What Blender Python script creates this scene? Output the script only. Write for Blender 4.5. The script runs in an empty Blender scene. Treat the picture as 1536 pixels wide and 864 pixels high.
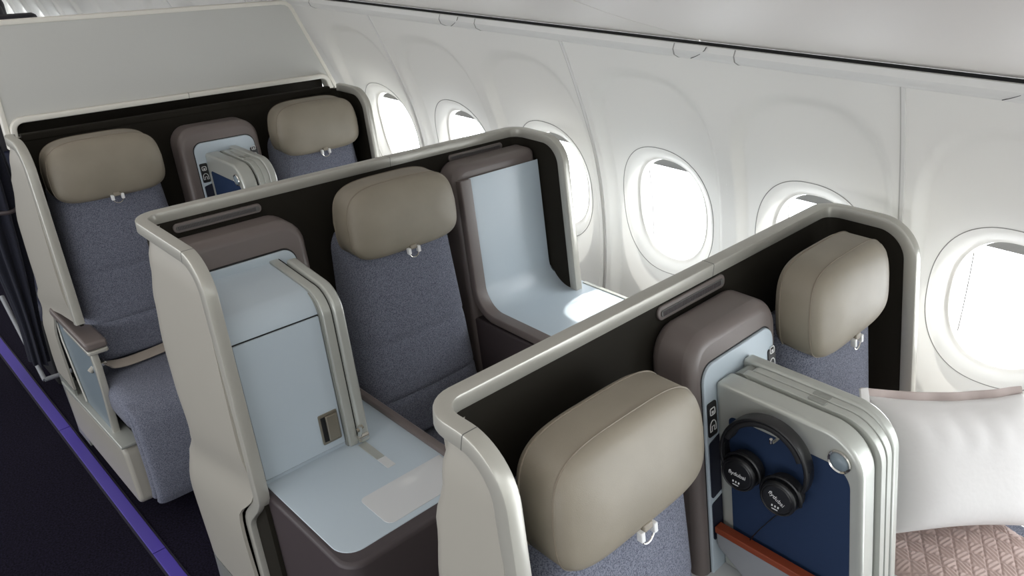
import bpy, math, random
from mathutils import Vector, Matrix
random.seed(3)
PI = math.pi
scene = bpy.context.scene
col = scene.collection
LEAN = .18          # the seats and their shells lean back by about ten degrees
TOPZ = 1.26

# ------------------------------------------------------------------ materials
def S(c):
    return tuple(((v/255)/12.92 if v/255 <= .04045 else ((v/255+.055)/1.055)**2.4) for v in c) + (1,)
def mat(name, rgb, rough=.5, metal=0, spec=.5, noise=0, nscale=200, bump=0, bscale=400, coat=0, var=None):
    m = bpy.data.materials.new(name); m.use_nodes = True
    nt = m.node_tree; b = nt.nodes['Principled BSDF']
    b.inputs['Base Color'].default_value = S(rgb)
    b.inputs['Roughness'].default_value = rough
    b.inputs['Metallic'].default_value = metal
    b.inputs['Specular IOR Level'].default_value = spec
    b.inputs['Coat Weight'].default_value = coat
    tc = nt.nodes.new('ShaderNodeTexCoord')
    if noise:
        n = nt.nodes.new('ShaderNodeTexNoise'); n.inputs['Scale'].default_value = nscale; n.inputs['Detail'].default_value = 3
        nt.links.new(tc.outputs['Object'], n.inputs['Vector'])
        r = nt.nodes.new('ShaderNodeValToRGB')
        c = S(rgb); c2 = S(var) if var else tuple(min(1, v*(1+noise)) for v in c[:3])+(1,)
        r.color_ramp.elements[0].position = .35; r.color_ramp.elements[1].position = .65
        r.color_ramp.elements[0].color = tuple(v*(1-noise) for v in c[:3])+(1,); r.color_ramp.elements[1].color = c2
        nt.links.new(n.outputs['Fac'], r.inputs['Fac']); nt.links.new(r.outputs['Color'], b.inputs['Base Color'])
    if bump:
        n2 = nt.nodes.new('ShaderNodeTexNoise'); n2.inputs['Scale'].default_value = bscale; n2.inputs['Detail'].default_value = 2
        nt.links.new(tc.outputs['Object'], n2.inputs['Vector'])
        bp = nt.nodes.new('ShaderNodeBump'); bp.inputs['Strength'].default_value = bump; bp.inputs['Distance'].default_value = .002
        nt.links.new(n2.outputs['Fac'], bp.inputs['Height']); nt.links.new(bp.outputs['Normal'], b.inputs['Normal'])
    return m
def fabric_mat():
    m = bpy.data.materials.new('woven_fabric'); m.use_nodes = True
    nt = m.node_tree; b = nt.nodes['Principled BSDF']; b.inputs['Roughness'].default_value = .95
    b.inputs['Specular IOR Level'].default_value = .2; b.inputs['Sheen Weight'].default_value = .08
    tc = nt.nodes.new('ShaderNodeTexCoord')
    mp = nt.nodes.new('ShaderNodeMapping'); mp.inputs['Rotation'].default_value = (0, .5, 0)
    nt.links.new(tc.outputs['Object'], mp.inputs['Vector'])
    vo = nt.nodes.new('ShaderNodeTexVoronoi'); vo.inputs['Scale'].default_value = 330
    nt.links.new(mp.outputs['Vector'], vo.inputs['Vector'])
    no = nt.nodes.new('ShaderNodeTexNoise'); no.inputs['Scale'].default_value = 420; no.inputs['Detail'].default_value = 3
    nt.links.new(mp.outputs['Vector'], no.inputs['Vector'])
    mx = nt.nodes.new('ShaderNodeMath'); mx.operation = 'MULTIPLY_ADD'; mx.inputs[1].default_value = .5
    nt.links.new(vo.outputs['Distance'], mx.inputs[0]); nt.links.new(no.outputs['Fac'], mx.inputs[2])
    r = nt.nodes.new('ShaderNodeValToRGB')
    r.color_ramp.elements[0].position = .50; r.color_ramp.elements[1].position = .88
    r.color_ramp.elements[0].color = S((68, 71, 86)); r.color_ramp.elements[1].color = S((122, 125, 138))
    nt.links.new(mx.outputs[0], r.inputs['Fac']); nt.links.new(r.outputs['Color'], b.inputs['Base Color'])
    bp = nt.nodes.new('ShaderNodeBump'); bp.inputs['Strength'].default_value = .35; bp.inputs['Distance'].default_value = .001
    nt.links.new(mx.outputs[0], bp.inputs['Height']); nt.links.new(bp.outputs['Normal'], b.inputs['Normal'])
    return m
def quilt_mat():
    m = bpy.data.materials.new('quilt_fabric'); m.use_nodes = True
    nt = m.node_tree; b = nt.nodes['Principled BSDF']; b.inputs['Roughness'].default_value = .8
    b.inputs['Base Color'].default_value = S((176, 154, 147)); b.inputs['Sheen Weight'].default_value = .3
    return m
def carpet_mat():
    m = mat('carpet', (17, 15, 26), .95, noise=.5, nscale=160, bump=.6, bscale=500, spec=.1, var=(30, 26, 42))
    return m
def glass_mat():
    m = bpy.data.materials.new('window_glass'); m.use_nodes = True
    nt = m.node_tree; nt.nodes.remove(nt.nodes['Principled BSDF'])
    out = nt.nodes['Material Output']
    t = nt.nodes.new('ShaderNodeBsdfTransparent'); g = nt.nodes.new('ShaderNodeBsdfGlossy'); g.inputs['Roughness'].default_value = .02
    mx = nt.nodes.new('ShaderNodeMixShader'); mx.inputs[0].default_value = .05
    nt.links.new(t.outputs[0], mx.inputs[1]); nt.links.new(g.outputs[0], mx.inputs[2]); nt.links.new(mx.outputs[0], out.inputs[0])
    return m
M = dict(
    ivory=mat('ivory_shell', (163, 159, 150), .42, coat=.1),
    rail=mat('champagne_rail', (176, 174, 166), .3, metal=.25),
    dark=mat('dark_lining', (32, 29, 23), .8, spec=.2, bump=.1, bscale=900),
    black=mat('black_shadow_gap', (14, 14, 15), .7),
    brown=mat('brown_satin', (106, 97, 94), .38),
    dbrown=mat('dark_brown_plastic', (66, 58, 60), .5),
    lam=mat('pale_blue_laminate', (184, 196, 205), .3),
    lam2=mat('pale_grey_laminate', (204, 205, 206), .35),
    silver=mat('silver_paint', (184, 186, 180), .3, metal=.35),
    silver2=mat('silver_paint_dark', (150, 152, 146), .35, metal=.35),
    chrome=mat('chrome', (215, 212, 205), .18, metal=1),
    steel=mat('brushed_bronze_steel', (150, 143, 130), .3, metal=.8),
    leather=mat('taupe_leather', (136, 128, 114), .5, bump=.12, bscale=700, noise=.05, nscale=12),
    pipe=mat('taupe_piping', (122, 112, 98), .55),
    fabric=fabric_mat(),
    navy=mat("navy_felt", (17, 42, 76), .75, bump=.2, bscale=900),
    dnavy=mat('dark_navy_pocket', (12, 18, 38), .6),
    orange=mat('orange_leather_trim', (130, 56, 28), .55),
    grey=mat('grey_plastic', (140, 142, 146), .45),
    bluegrey=mat('blue_grey_plate', (118, 130, 138), .35),
    black2=mat('black_headphone_plastic', (22, 22, 24), .35),
    pad=mat('black_ear_pad', (18, 18, 22), .7),
    white=mat('white_print', (225, 225, 225), .5),
    gmark=mat('grey_mark', (92, 92, 90), .5),
    belt=mat('beige_belt_webbing', (166, 156, 146), .75, bump=.3, bscale=900),
    wall=mat('cabin_wall_plastic', (236, 234, 229), .55),
    bin=mat('bin_plastic', (214, 209, 204), .5),
    wring=mat('window_ring_plastic', (232, 231, 228), .45),
    seam=mat('seam_shadow', (150, 148, 144), .6),
    seam2=mat('soft_seam', (190, 188, 184), .6),
    part=mat('divider_laminate', (196, 196, 192), .45),
    prail=mat('pale_divider_rail', (226, 223, 214), .4),
    pillow=mat('white_cotton', (216, 213, 212), .85, bump=.25, bscale=60),
    pwelt=mat('pale_mauve_hem', (188, 174, 170), .85),
    quilt=quilt_mat(),
    carpet=carpet_mat(),
    strip=mat('violet_path_strip', (72, 58, 150), .4),
    sglow=mat('charcoal_strip_edge', (26, 22, 40), .6),
    curtain=mat('navy_curtain', (20, 22, 36), .9, noise=.4, nscale=300),
    eco=mat('economy_navy_leather', (38, 42, 66), .5),
    ecoh=mat('economy_dark_headrest', (42, 40, 46), .6),
    glass=glass_mat(),
    skin=mat('backlight_mask', (150, 150, 148), .7),
    shade=mat('window_shade_plastic', (170, 170, 168), .5),
)

def translucent(m, fac):
    nt = m.node_tree; b = nt.nodes['Principled BSDF']; out = nt.nodes['Material Output']
    t = nt.nodes.new('ShaderNodeBsdfTranslucent'); t.inputs['Color'].default_value = (.95, .95, .93, 1)
    mx = nt.nodes.new('ShaderNodeMixShader'); mx.inputs[0].default_value = fac
    nt.links.new(b.outputs[0], mx.inputs[1]); nt.links.new(t.outputs[0], mx.inputs[2]); nt.links.new(mx.outputs[0], out.inputs[0])
translucent(M['wall'], .13); translucent(M['wring'], .15)
# ------------------------------------------------------------------ object helpers
def sh(p):                      # seat space (x, distance forward of the shell, z) -> leaning metres
    return (p[0], -p[1] - LEAN*(TOPZ-p[2]), p[2])
def nosh(p): return tuple(p)
def fwd(p): return (p[0], -p[1], p[2])

def thing(name, label, cat, loc=(0, 0, 0), group=None):
    o = bpy.data.objects.new(name, None); col.objects.link(o); o.empty_display_size = .05
    o.location = loc; o['label'] = label; o['category'] = cat
    if group: o['group'] = group
    return o
def tag(o, label, cat, group=None):
    o['label'] = label; o['category'] = cat
    if group: o['group'] = group
    return o

class MB:
    def __init__(s, f=nosh): s.v = []; s.f = []; s.t = f
    def add(s, vs, fs):
        n = len(s.v); s.v += [s.t(p) for p in vs]; s.f += [tuple(i+n for i in q) for q in fs]; return s
    def box(s, x0, x1, y0, y1, z0, z1):
        v = [(x, y, z) for z in (z0, z1) for y in (y0, y1) for x in (x0, x1)]
        return s.add(v, [(0, 2, 3, 1), (4, 5, 7, 6), (0, 1, 5, 4), (2, 6, 7, 3), (0, 4, 6, 2), (1, 3, 7, 5)])
    def prism(s, poly, mp, w0, w1):
        n = len(poly)
        v = [mp(a, b, w0) for a, b in poly] + [mp(a, b, w1) for a, b in poly]
        f = [tuple(range(n)), tuple(range(2*n-1, n-1, -1))] + [(i, (i+1) % n, n+(i+1) % n, n+i) for i in range(n)]
        return s.add(v, f)
    def rings(s, rs, cap0=True, cap1=True, closed=True):
        n = len(rs[0]); v = [p for r in rs for p in r]; f = []
        for k in range(len(rs)-1):
            for i in range(n if closed else n-1):
                j = (i+1) % n; f.append((k*n+i, k*n+j, (k+1)*n+j, (k+1)*n+i))
        if cap0: f.append(tuple(range(n-1, -1, -1)))
        if cap1: f.append(tuple((len(rs)-1)*n+i for i in range(n)))
        return s.add(v, f)
    def grid(s, fn, nu, nv):
        v = [fn(i/nu, j/nv) for j in range(nv+1) for i in range(nu+1)]
        f = [(j*(nu+1)+i, j*(nu+1)+i+1, (j+1)*(nu+1)+i+1, (j+1)*(nu+1)+i) for j in range(nv) for i in range(nu)]
        return s.add(v, f)
    def tube(s, path, r, n=10, closed=False):
        P = [Vector(p) for p in path]; rs = []; m = len(P)
        up = None
        for i, p in enumerate(P):
            a = P[(i-1) % m] if (closed or i > 0) else P[0]; b = P[(i+1) % m] if (closed or i < m-1) else P[-1]
            t = (b-a).normalized()
            if up is None: up = t.orthogonal().normalized()
            up = (up - t*up.dot(t)).normalized(); w = t.cross(up)
            rr = r(i/(m-1)) if callable(r) else r
            rs.append([tuple(p + up*rr*math.cos(2*PI*k/n) + w*rr*math.sin(2*PI*k/n)) for k in range(n)])
        if closed: rs.append(rs[0])
        return s.rings(rs, not closed, not closed)
    def sweep(s, path, norms, prof):
        # prof: closed list of (along normal, across) ; norms: surface normal at each path point
        P = [Vector(p) for p in path]; rs = []; m = len(P)
        for i, p in enumerate(P):
            t = (P[min(i+1, m-1)] - P[max(i-1, 0)]).normalized()
            n = Vector(norms[i]); n = (n - t*n.dot(t)).normalized(); o = t.cross(n)
            rs.append([tuple(p + n*a + o*b) for a, b in prof])
        return s.rings(rs)
    def build(s, name, m, parent=None, bevel=0, seg=3, ang=35, smooth=True, loc=None, flip=True):
        me = bpy.data.meshes.new(name); me.from_pydata(s.v, [], s.f)
        import bmesh
        b = bmesh.new(); b.from_mesh(me)
        bmesh.ops.remove_doubles(b, verts=b.verts, dist=1e-6)
        if flip: bmesh.ops.recalc_face_normals(b, faces=b.faces)
        b.to_mesh(me); b.free()
        if smooth:
            for p in me.polygons: p.use_smooth = True
            me.set_sharp_from_angle(angle=math.radians(ang))
        me.materials.append(m)
        o = bpy.data.objects.new(name, me); col.objects.link(o)
        if parent: o.parent = parent
        if loc: o.location = loc
        if bevel:
            md = o.modifiers.new('Bevel', 'BEVEL'); md.width = bevel; md.segments = seg
            md.limit_method = 'ANGLE'; md.angle_limit = math.radians(35)
        return o

def rp(pts, r, n=6):
    """polygon with rounded corners; r one radius or one per corner"""
    out = []; m = len(pts)
    for i in range(m):
        p = Vector(pts[i]); a = Vector(pts[i-1]); b = Vector(pts[(i+1) % m])
        rr = r[i] if isinstance(r, (list, tuple)) else r
        if rr <= 0: out.append(tuple(p)); continue
        u = (a-p).normalized(); v = (b-p).normalized()
        th = u.angle(v); d = min(rr/math.tan(th/2), .49*(a-p).length, .49*(b-p).length); rr = d*math.tan(th/2)
        c = p + (u+v).normalized()*(rr/math.sin(th/2))
        s0 = p+u*d-c; s1 = p+v*d-c; an = s0.angle(s1); sg = 1 if s0.cross(s1) > 0 else -1
        for k in range(n+1):
            t = an*k/n*sg; out.append((c.x+s0.x*math.cos(t)-s0.y*math.sin(t), c.y+s0.x*math.sin(t)+s0.y*math.cos(t)))
    return out
def rect(x0, x1, y0, y1, r=0, n=6):
    q = [(x0, y0), (x1, y0), (x1, y1), (x0, y1)]
    return rp(q, r, n) if r else q
def front(a, b, w): return (a, w, b)          # polygon in x/z, thickness along the forward axis
def side(a, b, w): return (w, a, b)           # polygon in forward/z, thickness along x
def flat(a, b, w): return (a, b, w)           # polygon in x/forward, thickness along z

def stack(mb, poly, levels, mp):
    """cushion: outline inset by d at height w for every level"""
    hx = max(abs(p[0]) for p in poly); hy = max(abs(p[1]) for p in poly); rs = []
    for d, w in levels:
        sx = max(1-d/hx, .001); sy = max(1-d/hy, .001)
        rs.append([mp(p[0]*sx, p[1]*sy, w) for p in poly])
    return mb.rings(rs)

def text_mesh(body, size, name, m, parent, mtx, thick=.0003):
    cu = bpy.data.curves.new(name, 'FONT'); cu.body = body; cu.size = size; cu.extrude = thick
    cu.align_x = 'CENTER'; cu.align_y = 'CENTER'
    t = bpy.data.objects.new(name+'_tmp', cu); col.objects.link(t)
    bpy.context.view_layer.update()
    me = bpy.data.meshes.new_from_object(t.evaluated_get(bpy.context.evaluated_depsgraph_get()))
    bpy.data.objects.remove(t); bpy.data.curves.remove(cu)
    me.transform(mtx); me.materials.clear(); me.materials.append(m)
    o = bpy.data.objects.new(name, me); col.objects.link(o); o.parent = parent
    return o

def copy_tree(o, parent=None):
    c = o.copy(); col.objects.link(c)
    if parent: c.parent = parent
    for ch in [x for x in scene.objects if x.parent == o]: copy_tree(ch, c)
    return c

def struct(o): o['kind'] = 'structure'; return o

# ------------------------------------------------------------------ cabin wall
WPROF = [(0, 2.0), (.2, 2.06), (.4, 2.095), (.65, 2.105), (.85, 2.095), (1.05, 2.06), (1.2, 2.015), (1.3, 1.972), (1.45, 1.898), (1.6, 1.815), (1.7, 1.75)]
def wx(z):
    P = WPROF
    if z <= P[0][0]: return P[0][1]
    for i in range(len(P)-1):
        if z <= P[i+1][0]:
            t = (z-P[i][0])/(P[i+1][0]-P[i][0])
            a = P[max(i-1, 0)]; d = P[min(i+2, len(P)-1)]; p0 = P[i]; p1 = P[i+1]; h = p1[0]-p0[0]
            m0 = (p1[1]-a[1])/(p1[0]-a[0]) if p1[0] != a[0] else 0; m1 = (d[1]-p0[1])/(d[0]-p0[0])
            return ((2*t**3-3*t*t+1)*p0[1] + (t**3-2*t*t+t)*h*m0 + (-2*t**3+3*t*t)*p1[1] + (t**3-t*t)*h*m1)
    return P[-1][1]
PITCH = .508; W0 = 1.385
ZC = 1.035                      # window centre height
def sst(e0, e1, x):
    t = max(0, min(1, (x-e0)/(e1-e0))); return t*t*(3-2*t)
def wall_point(yc, dy, z):
    """sidewall with the domed recess round each window"""
    x = wx(z)
    # dome: rounded top at z 1.50, sides at +-.222
    hw = .226; zt = 1.53; R = .27
    zz = max(0, z-(zt-R))/R
    d = ((abs(dy)/hw)**2.6 + zz**2.6)**(1/2.6)
    depth = .030*(1-sst(.88, 1.03, d)) * sst(.42, .62, z)
    # window bowl
    e = ((abs(dy)/.178)**2.3 + (abs(z-ZC)/.232)**2.3)**(1/2.3)
    bowl = .028*(1-sst(.74, .99, e)) + .004*(1-sst(.985, 1.01, e))
    groove = .006*sst(.246, .252, abs(dy))*0
    return (x+depth+bowl, yc+dy, z)
wid = 0
YMAX = 9.3
for k in range(-3, 16):
    yc = W0 + PITCH*k
    zb, zt = .45, 1.605
    corner = [math.atan2(zt-ZC, PITCH/2), math.atan2(zt-ZC, -PITCH/2), math.atan2(zb-ZC, -PITCH/2)+2*PI, math.atan2(zb-ZC, PITCH/2)+2*PI]
    ang_ = sorted([2*PI*i/128+.003 for i in range(128)] + corner)
    n = len(ang_); rr = []
    for j in range(61):
        t = j/60; ring = []
        for i in range(n):
            a = ang_[i]; c, s_ = math.cos(a), math.sin(a)
            # inner oval
            k1 = (abs(c)/.132)**2.3 + (abs(s_)/.186)**2.3; r0 = k1**(-1/2.3) if k <= 6 else .001
            # outer rectangle
            hz = (zt-ZC) if s_ > 0 else (ZC-zb)
            r1 = min(PITCH/2/max(abs(c), 1e-9), hz/max(abs(s_), 1e-9))
            r = r0 + (r1-r0)*t**1.25
            ring.append(wall_point(yc, r*c, ZC+r*s_))
        rr.append(ring)
    mb = MB(); mb.rings(rr, False, False)
    # make sure the rectangle corners are filled
    w = mb.build('wall_right', M['wall'], None, ang=60, flip=False)
    for p in w.data.polygons: pass
    struct(w)
    # added unseen skin; its wide openings let sky backlight the panel round windows
    rr = []
    for j in range(9):
        t = j/8; ring = []
        for i in range(n):
            a = ang_[i]; c, s_ = math.cos(a), math.sin(a)
            r0 = ((abs(c)/.185)**2.3 + (abs(s_)/.245)**2.3)**(-1/2.3)
            r1 = min(PITCH/2/max(abs(c), 1e-9), ((zt-ZC) if s_ > 0 else (ZC-zb))/max(abs(s_), 1e-9))
            r = r0+(r1-r0)*t; z = ZC+r*s_
            ring.append((wx(z)+.15, yc+r*c, z))
        rr.append(ring)
    struct(MB().rings(rr, False, False).build('wall_light_mask', M['skin'], flip=False))
    if k > 6: continue
    wid += 1
    # window: liner, ring, pane, shade
    def oval(a, b, x, nn=72, zoff=0):
        return [(x, yc + a*math.copysign(abs(math.cos(2*PI*i/nn))**(2/2.3), math.cos(2*PI*i/nn)),
                 ZC+zoff + b*math.copysign(abs(math.sin(2*PI*i/nn))**(2/2.3), math.sin(2*PI*i/nn))) for i in range(nn)]
    def ovx(a, b, dx):       # oval following the wall surface
        return [(wx(q[2])+dx, q[1], q[2]) for q in oval(a, b, 0)]
    win = struct(MB().rings([ovx(.142, .196, .060), ovx(.134, .188, .062), ovx(.129, .183, .072), ovx(.126, .180, .13), ovx(.134, .188, .13)], False, False).build('window_%d' % wid, M['wring'], ang=50))
    MB().rings([ovx(.1275, .1815, .095), ovx(.1275, .1815, .098)]).build('glass', M['glass'], win, smooth=False)
    MB().tube([(wall_point(yc, .180*math.copysign(abs(math.cos(t))**(2/2.3), math.cos(t)), ZC+.2345*math.copysign(abs(math.sin(t))**(2/2.3), math.sin(t)))) for t in [2*PI*i/96 for i in range(96)]], .0013, 6, closed=True).build('reveal_joint', M['seam'], win)
    # shade pushed up, its lower edge peeps out at the top of the opening
    zl = ZC+.145
    pts = [q for q in oval(.1265, .180, 0) if q[2] >= zl]
    pts.sort(key=lambda q: q[1])
    s_mb = MB(); v0 = [(wx(q[2])+.080, q[1], q[2]) for q in pts]; v1 = [(wx(q[2])+.084, q[1], q[2]) for q in pts]
    nn = len(v0); s_mb.add(v0+v1, [tuple(range(nn)), tuple(range(2*nn-1, nn-1, -1))]+[(i, (i+1) % nn, nn+(i+1) % nn, nn+i) for i in range(nn)])
    s_mb.build('shade', M['shade'], win, smooth=False)
    MB().tube([(wx(ZC-.14+.26*t)+.086, yc+.100, ZC-.14+.26*t) for t in [i/12 for i in range(13)]], .0016, 6).build('shade_track', M['seam'], win)
struct(MB().grid(lambda u, v: (wx(1.605)+.15*(1-v)+.0*u, -.5+(YMAX+.3)*u, 1.605), 2, 2).build('wall_light_mask', M['skin'], flip=False))
for z0, z1, nm in ((0, .45, 'wall_right'),):
    struct(MB().grid(lambda u, v: (wx(z0+(z1-z0)*v), -.4+(YMAX+.2)*u, z0+(z1-z0)*v), 2, 20).build('wall_right', M['wall'], flip=False))
# vertical seams between the wall panels
for i, ys in enumerate([W0+PITCH*(.5+2*j) for j in range(-1, 4)]):
    path = [(wx(z)-.001, ys, z) for z in [.1+1.5*t/40 for t in range(41)]]
    prof = [(-.002, -.005), (.0035, -.004), (.0035, .004), (-.002, .005)]
    struct(MB().sweep(path, [(-1, 0, -.3)]*41, prof).build('trim_%d' % (i+1), M['wring'], ang=50))
    struct(MB().sweep([(p[0]-.0005, p[1]+.0065, p[2]) for p in path], [(-1, 0, -.3)]*41, [(-.002, -.0015), (.001, -.0015), (.001, .0015), (-.002, .0015)]).build('trim_%d' % (i+11), M['seam2'], ang=50))

# ------------------------------------------------------------------ overhead bins and their lower rail
Y0, Y1 = -.5, YMAX
def ext(name, prof, m, y0=Y0, y1=Y1, ang=40):
    mb = MB(); n = len(prof)
    mb.rings([[(x, y0, z) for x, z in prof], [(x, y1, z) for x, z in prof]])
    return mb.build(name, m, ang=ang)
arc = [(1.800-.0*t, 1.638) for t in (0,)]
binp = [(1.792, 1.642), (1.786, 1.6455), (1.70, 1.666), (1.60, 1.690), (1.50, 1.714), (1.40, 1.740), (1.30, 1.769), (1.20, 1.803), (1.12, 1.838), (1.05, 1.880), (1.00, 1.93), (.97, 1.99), (.96, 2.07), (1.0, 2.16), (1.8, 2.16)]
for i, (a, b) in enumerate(((-.5, 1.13), (1.134, 2.72), (2.724, 4.3), (4.304, 5.9), (5.904, 7.5), (7.504, YMAX))):
    o = ext('overhead_bin', binp, M['bin'], a, b)
    tag(o, ['pale overhead bin nearest the camera, above the large front windows', 'pale overhead bin above the middle seat row',
            'pale overhead bin above the rear seats and divider', 'overhead bin beginning just behind the divider',
            'distant overhead bin over the economy cabin', 'farthest overhead bin over the economy cabin'][i], 'overhead bin', 'overhead bins along the window side')
railp = [(1.790, 1.6375), (1.777, 1.633), (1.772, 1.618), (1.780, 1.603), (1.800, 1.594), (1.822, 1.592), (1.84, 1.60), (1.84, 1.6375)]
struct(ext('trim_20', railp, M['wring']))
struct(ext('trim_21', [(1.781, 1.634), (1.85, 1.634), (1.85, 1.6415), (1.786, 1.6415)], M['black']))
tr = 22
for y in (.36, 1.02, 1.20, 1.98, 2.16, 3.0):
    struct(MB().rings([[(x-.0008, y+d, z-.0008) for x, z in railp] for d in (-.0015, .0015)]).build('trim_%d' % tr, M['seam'])); tr += 1
# little curved service catches in the rail
for y in (.37, 1.10, 2.06):
    p = [(1.7712+.012*t, y+.05*t, 1.632-.034*t**.6) for t in [i/10 for i in range(11)]]
    struct(MB().tube(p, .0012, 6).build('trim_%d' % tr, M['gmark'])); tr += 1

# ------------------------------------------------------------------ ceiling, floor
struct(MB().box(-1.0, 1.1, -.5, YMAX, 2.16, 2.18).build('ceiling', M['bin'], smooth=False))
struct(MB().box(-2.4, 2.1, -1.5, YMAX, -.02, 0).build('floor', M['carpet'], smooth=False))
struct(MB().box(-2.4, 2.2, -1.45, -1.4, 0, 2.3).build('wall_front_blocker', M['part'], smooth=False))  # unseen closure added behind the camera to cut light from the front
struct(MB().box(-2.4, 2.2, YMAX, YMAX+.05, 0, 2.3).build('wall_back', M['part'], smooth=False))
strip = thing('floor_path_strip', 'violet light strip running along the dark aisle carpet', 'floor light strip', (.53, 2, 0))
for a, b in ((-1.6, -.34), (-.336, .23), (.234, 1.2), (1.204, 3.5)):
    MB().prism(rect(-.021, .021, a, b, .002), flat, .001, .009).build('strip_segment', M['strip'], strip, bevel=.002)
MB().box(-.028, .028, -1.6, 3.5, 0, .004).build('strip_base', M['sglow'], strip)

# ------------------------------------------------------------------ privacy shells
XA, XW = .585, 1.885
def shell(Yk, label, dA=.19, dW=.215, rear=None, back_rail=True, arm=False):
    T = thing('privacy_shell', label, 'seat shell', (0, Yk, 0), 'privacy shells behind the seats')
    R = .075
    def top(off, d):
        t = off-(d-R)
        return TOPZ if t <= 0 else TOPZ-R+math.sqrt(max(R*R-t*t, 0))
    # plan of the shell as (x, off, depth-limit, normal)
    plan = []
    def wing(x, d, sgn, rev):
        L = [(x, o, d, (sgn, 0)) for o in [.05+(d-R-.05)*i/6 for i in range(7)] + [d-R+R*math.sin(PI/2*i/12) for i in range(1, 13)]]
        return L[::-1] if rev else L
    rc = .05
    plan += wing(XA, dA, -1, True)
    plan += [(XA+rc-rc*math.cos(a), rc-rc*math.sin(a), 9, (-math.cos(a), -math.sin(a))) for a in [PI/2*i/8 for i in range(1, 8)]]
    plan += [(XA+rc+(XW-XA-2*rc)*i/12, 0, 9, (0, -1)) for i in range(13)]
    plan += [(XW-rc+rc*math.sin(a), rc-rc*math.cos(a), 9, (math.sin(a), -math.cos(a))) for a in [PI/2*i/8 for i in range(1, 8)]]
    plan += wing(XW, dW, 1, False)
    zbot = .05
    def column(k, dist, x, o, d, nm):
        zt = top(o, d)-.006
        zb_ = .655 if (arm and d < 9 and x < 1 and o > .04) else zbot
        return [(x+nm[0]*dist, o+nm[1]*dist, zb_+(zt-zb_)*i/k) for i in range(k+1)]
    # inner lining (dark) - a solid skin
    def skin(name, d0, d1, m, sel=lambda p: True):
        mb = MB(sh); K = 10; rs = []
        for p in plan:
            if not sel(p): continue
            rs.append(column(K, d0, *p) + column(K, d1, *p)[::-1])
        return mb.rings(rs).build(name, m, T, ang=40)
    skin('inner_lining', -.010, .001, M['dark'])
    skin('outer_skin', .001, .010, M['ivory'], lambda p: p[0] > XA+.02)
    # sculpted outer panel on the aisle side
    rear = rear or [(1.25, .03), (1.17, .0), (1.07, -.04), (.95, -.06), (.84, -.055), (.73, -.035), (.67, -.06), (.62, -.105), (.49, -.125), (.3, -.125), (.05, -.14)]
    def interp(tab, z):
        tab = sorted(tab)
        if z <= tab[0][0]: return tab[0][1]
        for a, b in zip(tab, tab[1:]):
            if z <= b[0]:
                t = (z-a[0])/(b[0]-a[0]); t = t*t*(3-2*t); return a[1]+(b[1]-a[1])*t
        return tab[-1][1]
    fr = lambda z: (dA-R+math.sqrt(max(0, R*R-max(0, z-(TOPZ-.012-R))**2)) if z > TOPZ-R-.012 else dA) - .012
    lowfront = (lambda z: dA-.012-.10*sst(.70, .58, z)) if dA > .3 else (lambda z: dA-.012)
    if arm: lowfront = lambda z: -.09-.12*max(0, .6-z)+(dA-.012+.09)*sst(.630, .665, z)
    def panel(z0, z1, name, m, inset=0):
        rows = 40; cols = 14; mb = MB(sh)
        def pt(u, v, back):
            z = z0+(z1-z0)*v
            f = min(fr(z), lowfront(z)) if z < .8 else fr(z)
            r = interp(rear, z)
            o = f+(r-f)*u
            bulge = .010*math.sin(PI*min(1, max(0, (1.2-z)/.9))) + .012*sst(.72, .5, z) - .02*math.exp(-((z-.66-.25*(o-.1))/.05)**2)*.5
            roll = .035*sst(.78, 1.0, u)**2
            tp = .012*sst(1.19, 1.26, z)
            return (XA-.0125-bulge+roll+tp+(.008 if back else 0), o, z)
        n = cols
        rs = []
        for j in range(rows+1):
            rs.append([pt(i/n, j/rows, False) for i in range(n+1)] + [pt(i/n, j/rows, True) for i in range(n, -1, -1)])
        return mb.rings(rs).build(name, m, T, ang=50)
    panel(.285, 1.247, 'outer_panel', M['ivory'])
    panel(.03, .280, 'kick_panel', M['silver2'])
    # the champagne coloured rail: up the front of the aisle wing, round the top, down the window wing
    path = []; nrm = []
    def add(p, n): path.append(sh(p)); nrm.append((n[0], -n[1], 0))
    zs = [.04+.52*i/6 for i in range(7)] if dA > .3 else []
    if dA > .3:
        for z in zs: add((XA, dA-.10, z), (-1, 0))
        for i in range(1, 9):
            t = i/8; add((XA, dA-.10*(1-t*t*(3-2*t)), .56+.14*t), (-1, 0))
        for i in range(1, 8): add((XA, dA, .70+(TOPZ-R-.70)*i/8), (-1, 0))
    else:
        lo_ = .665 if arm else .04
        for i in range(0, 12): add((XA, dA, lo_+(TOPZ-R-lo_)*i/12), (-1, 0))
    for i in range(0, 13):
        a = PI/2*i/12; add((XA, dA-R+R*math.cos(a), TOPZ-R+R*math.sin(a)), (-1, 0))
    for p in plan:
        if p[2] == 9 or p[1] < p[2]-R-.001: add((p[0], p[1], TOPZ), p[3])
    for i in range(0, 13):
        a = PI/2*i/12; add((XW, dW-R+R*math.sin(a), TOPZ-R+R*math.cos(a)), (1, 0))
    for i in range(1, 13): add((XW, dW, (TOPZ-R)-(TOPZ-R-.1)*i/12), (1, 0))
    prof = rect(-.014, .016, -.016, .014, .0035, 2)
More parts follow.
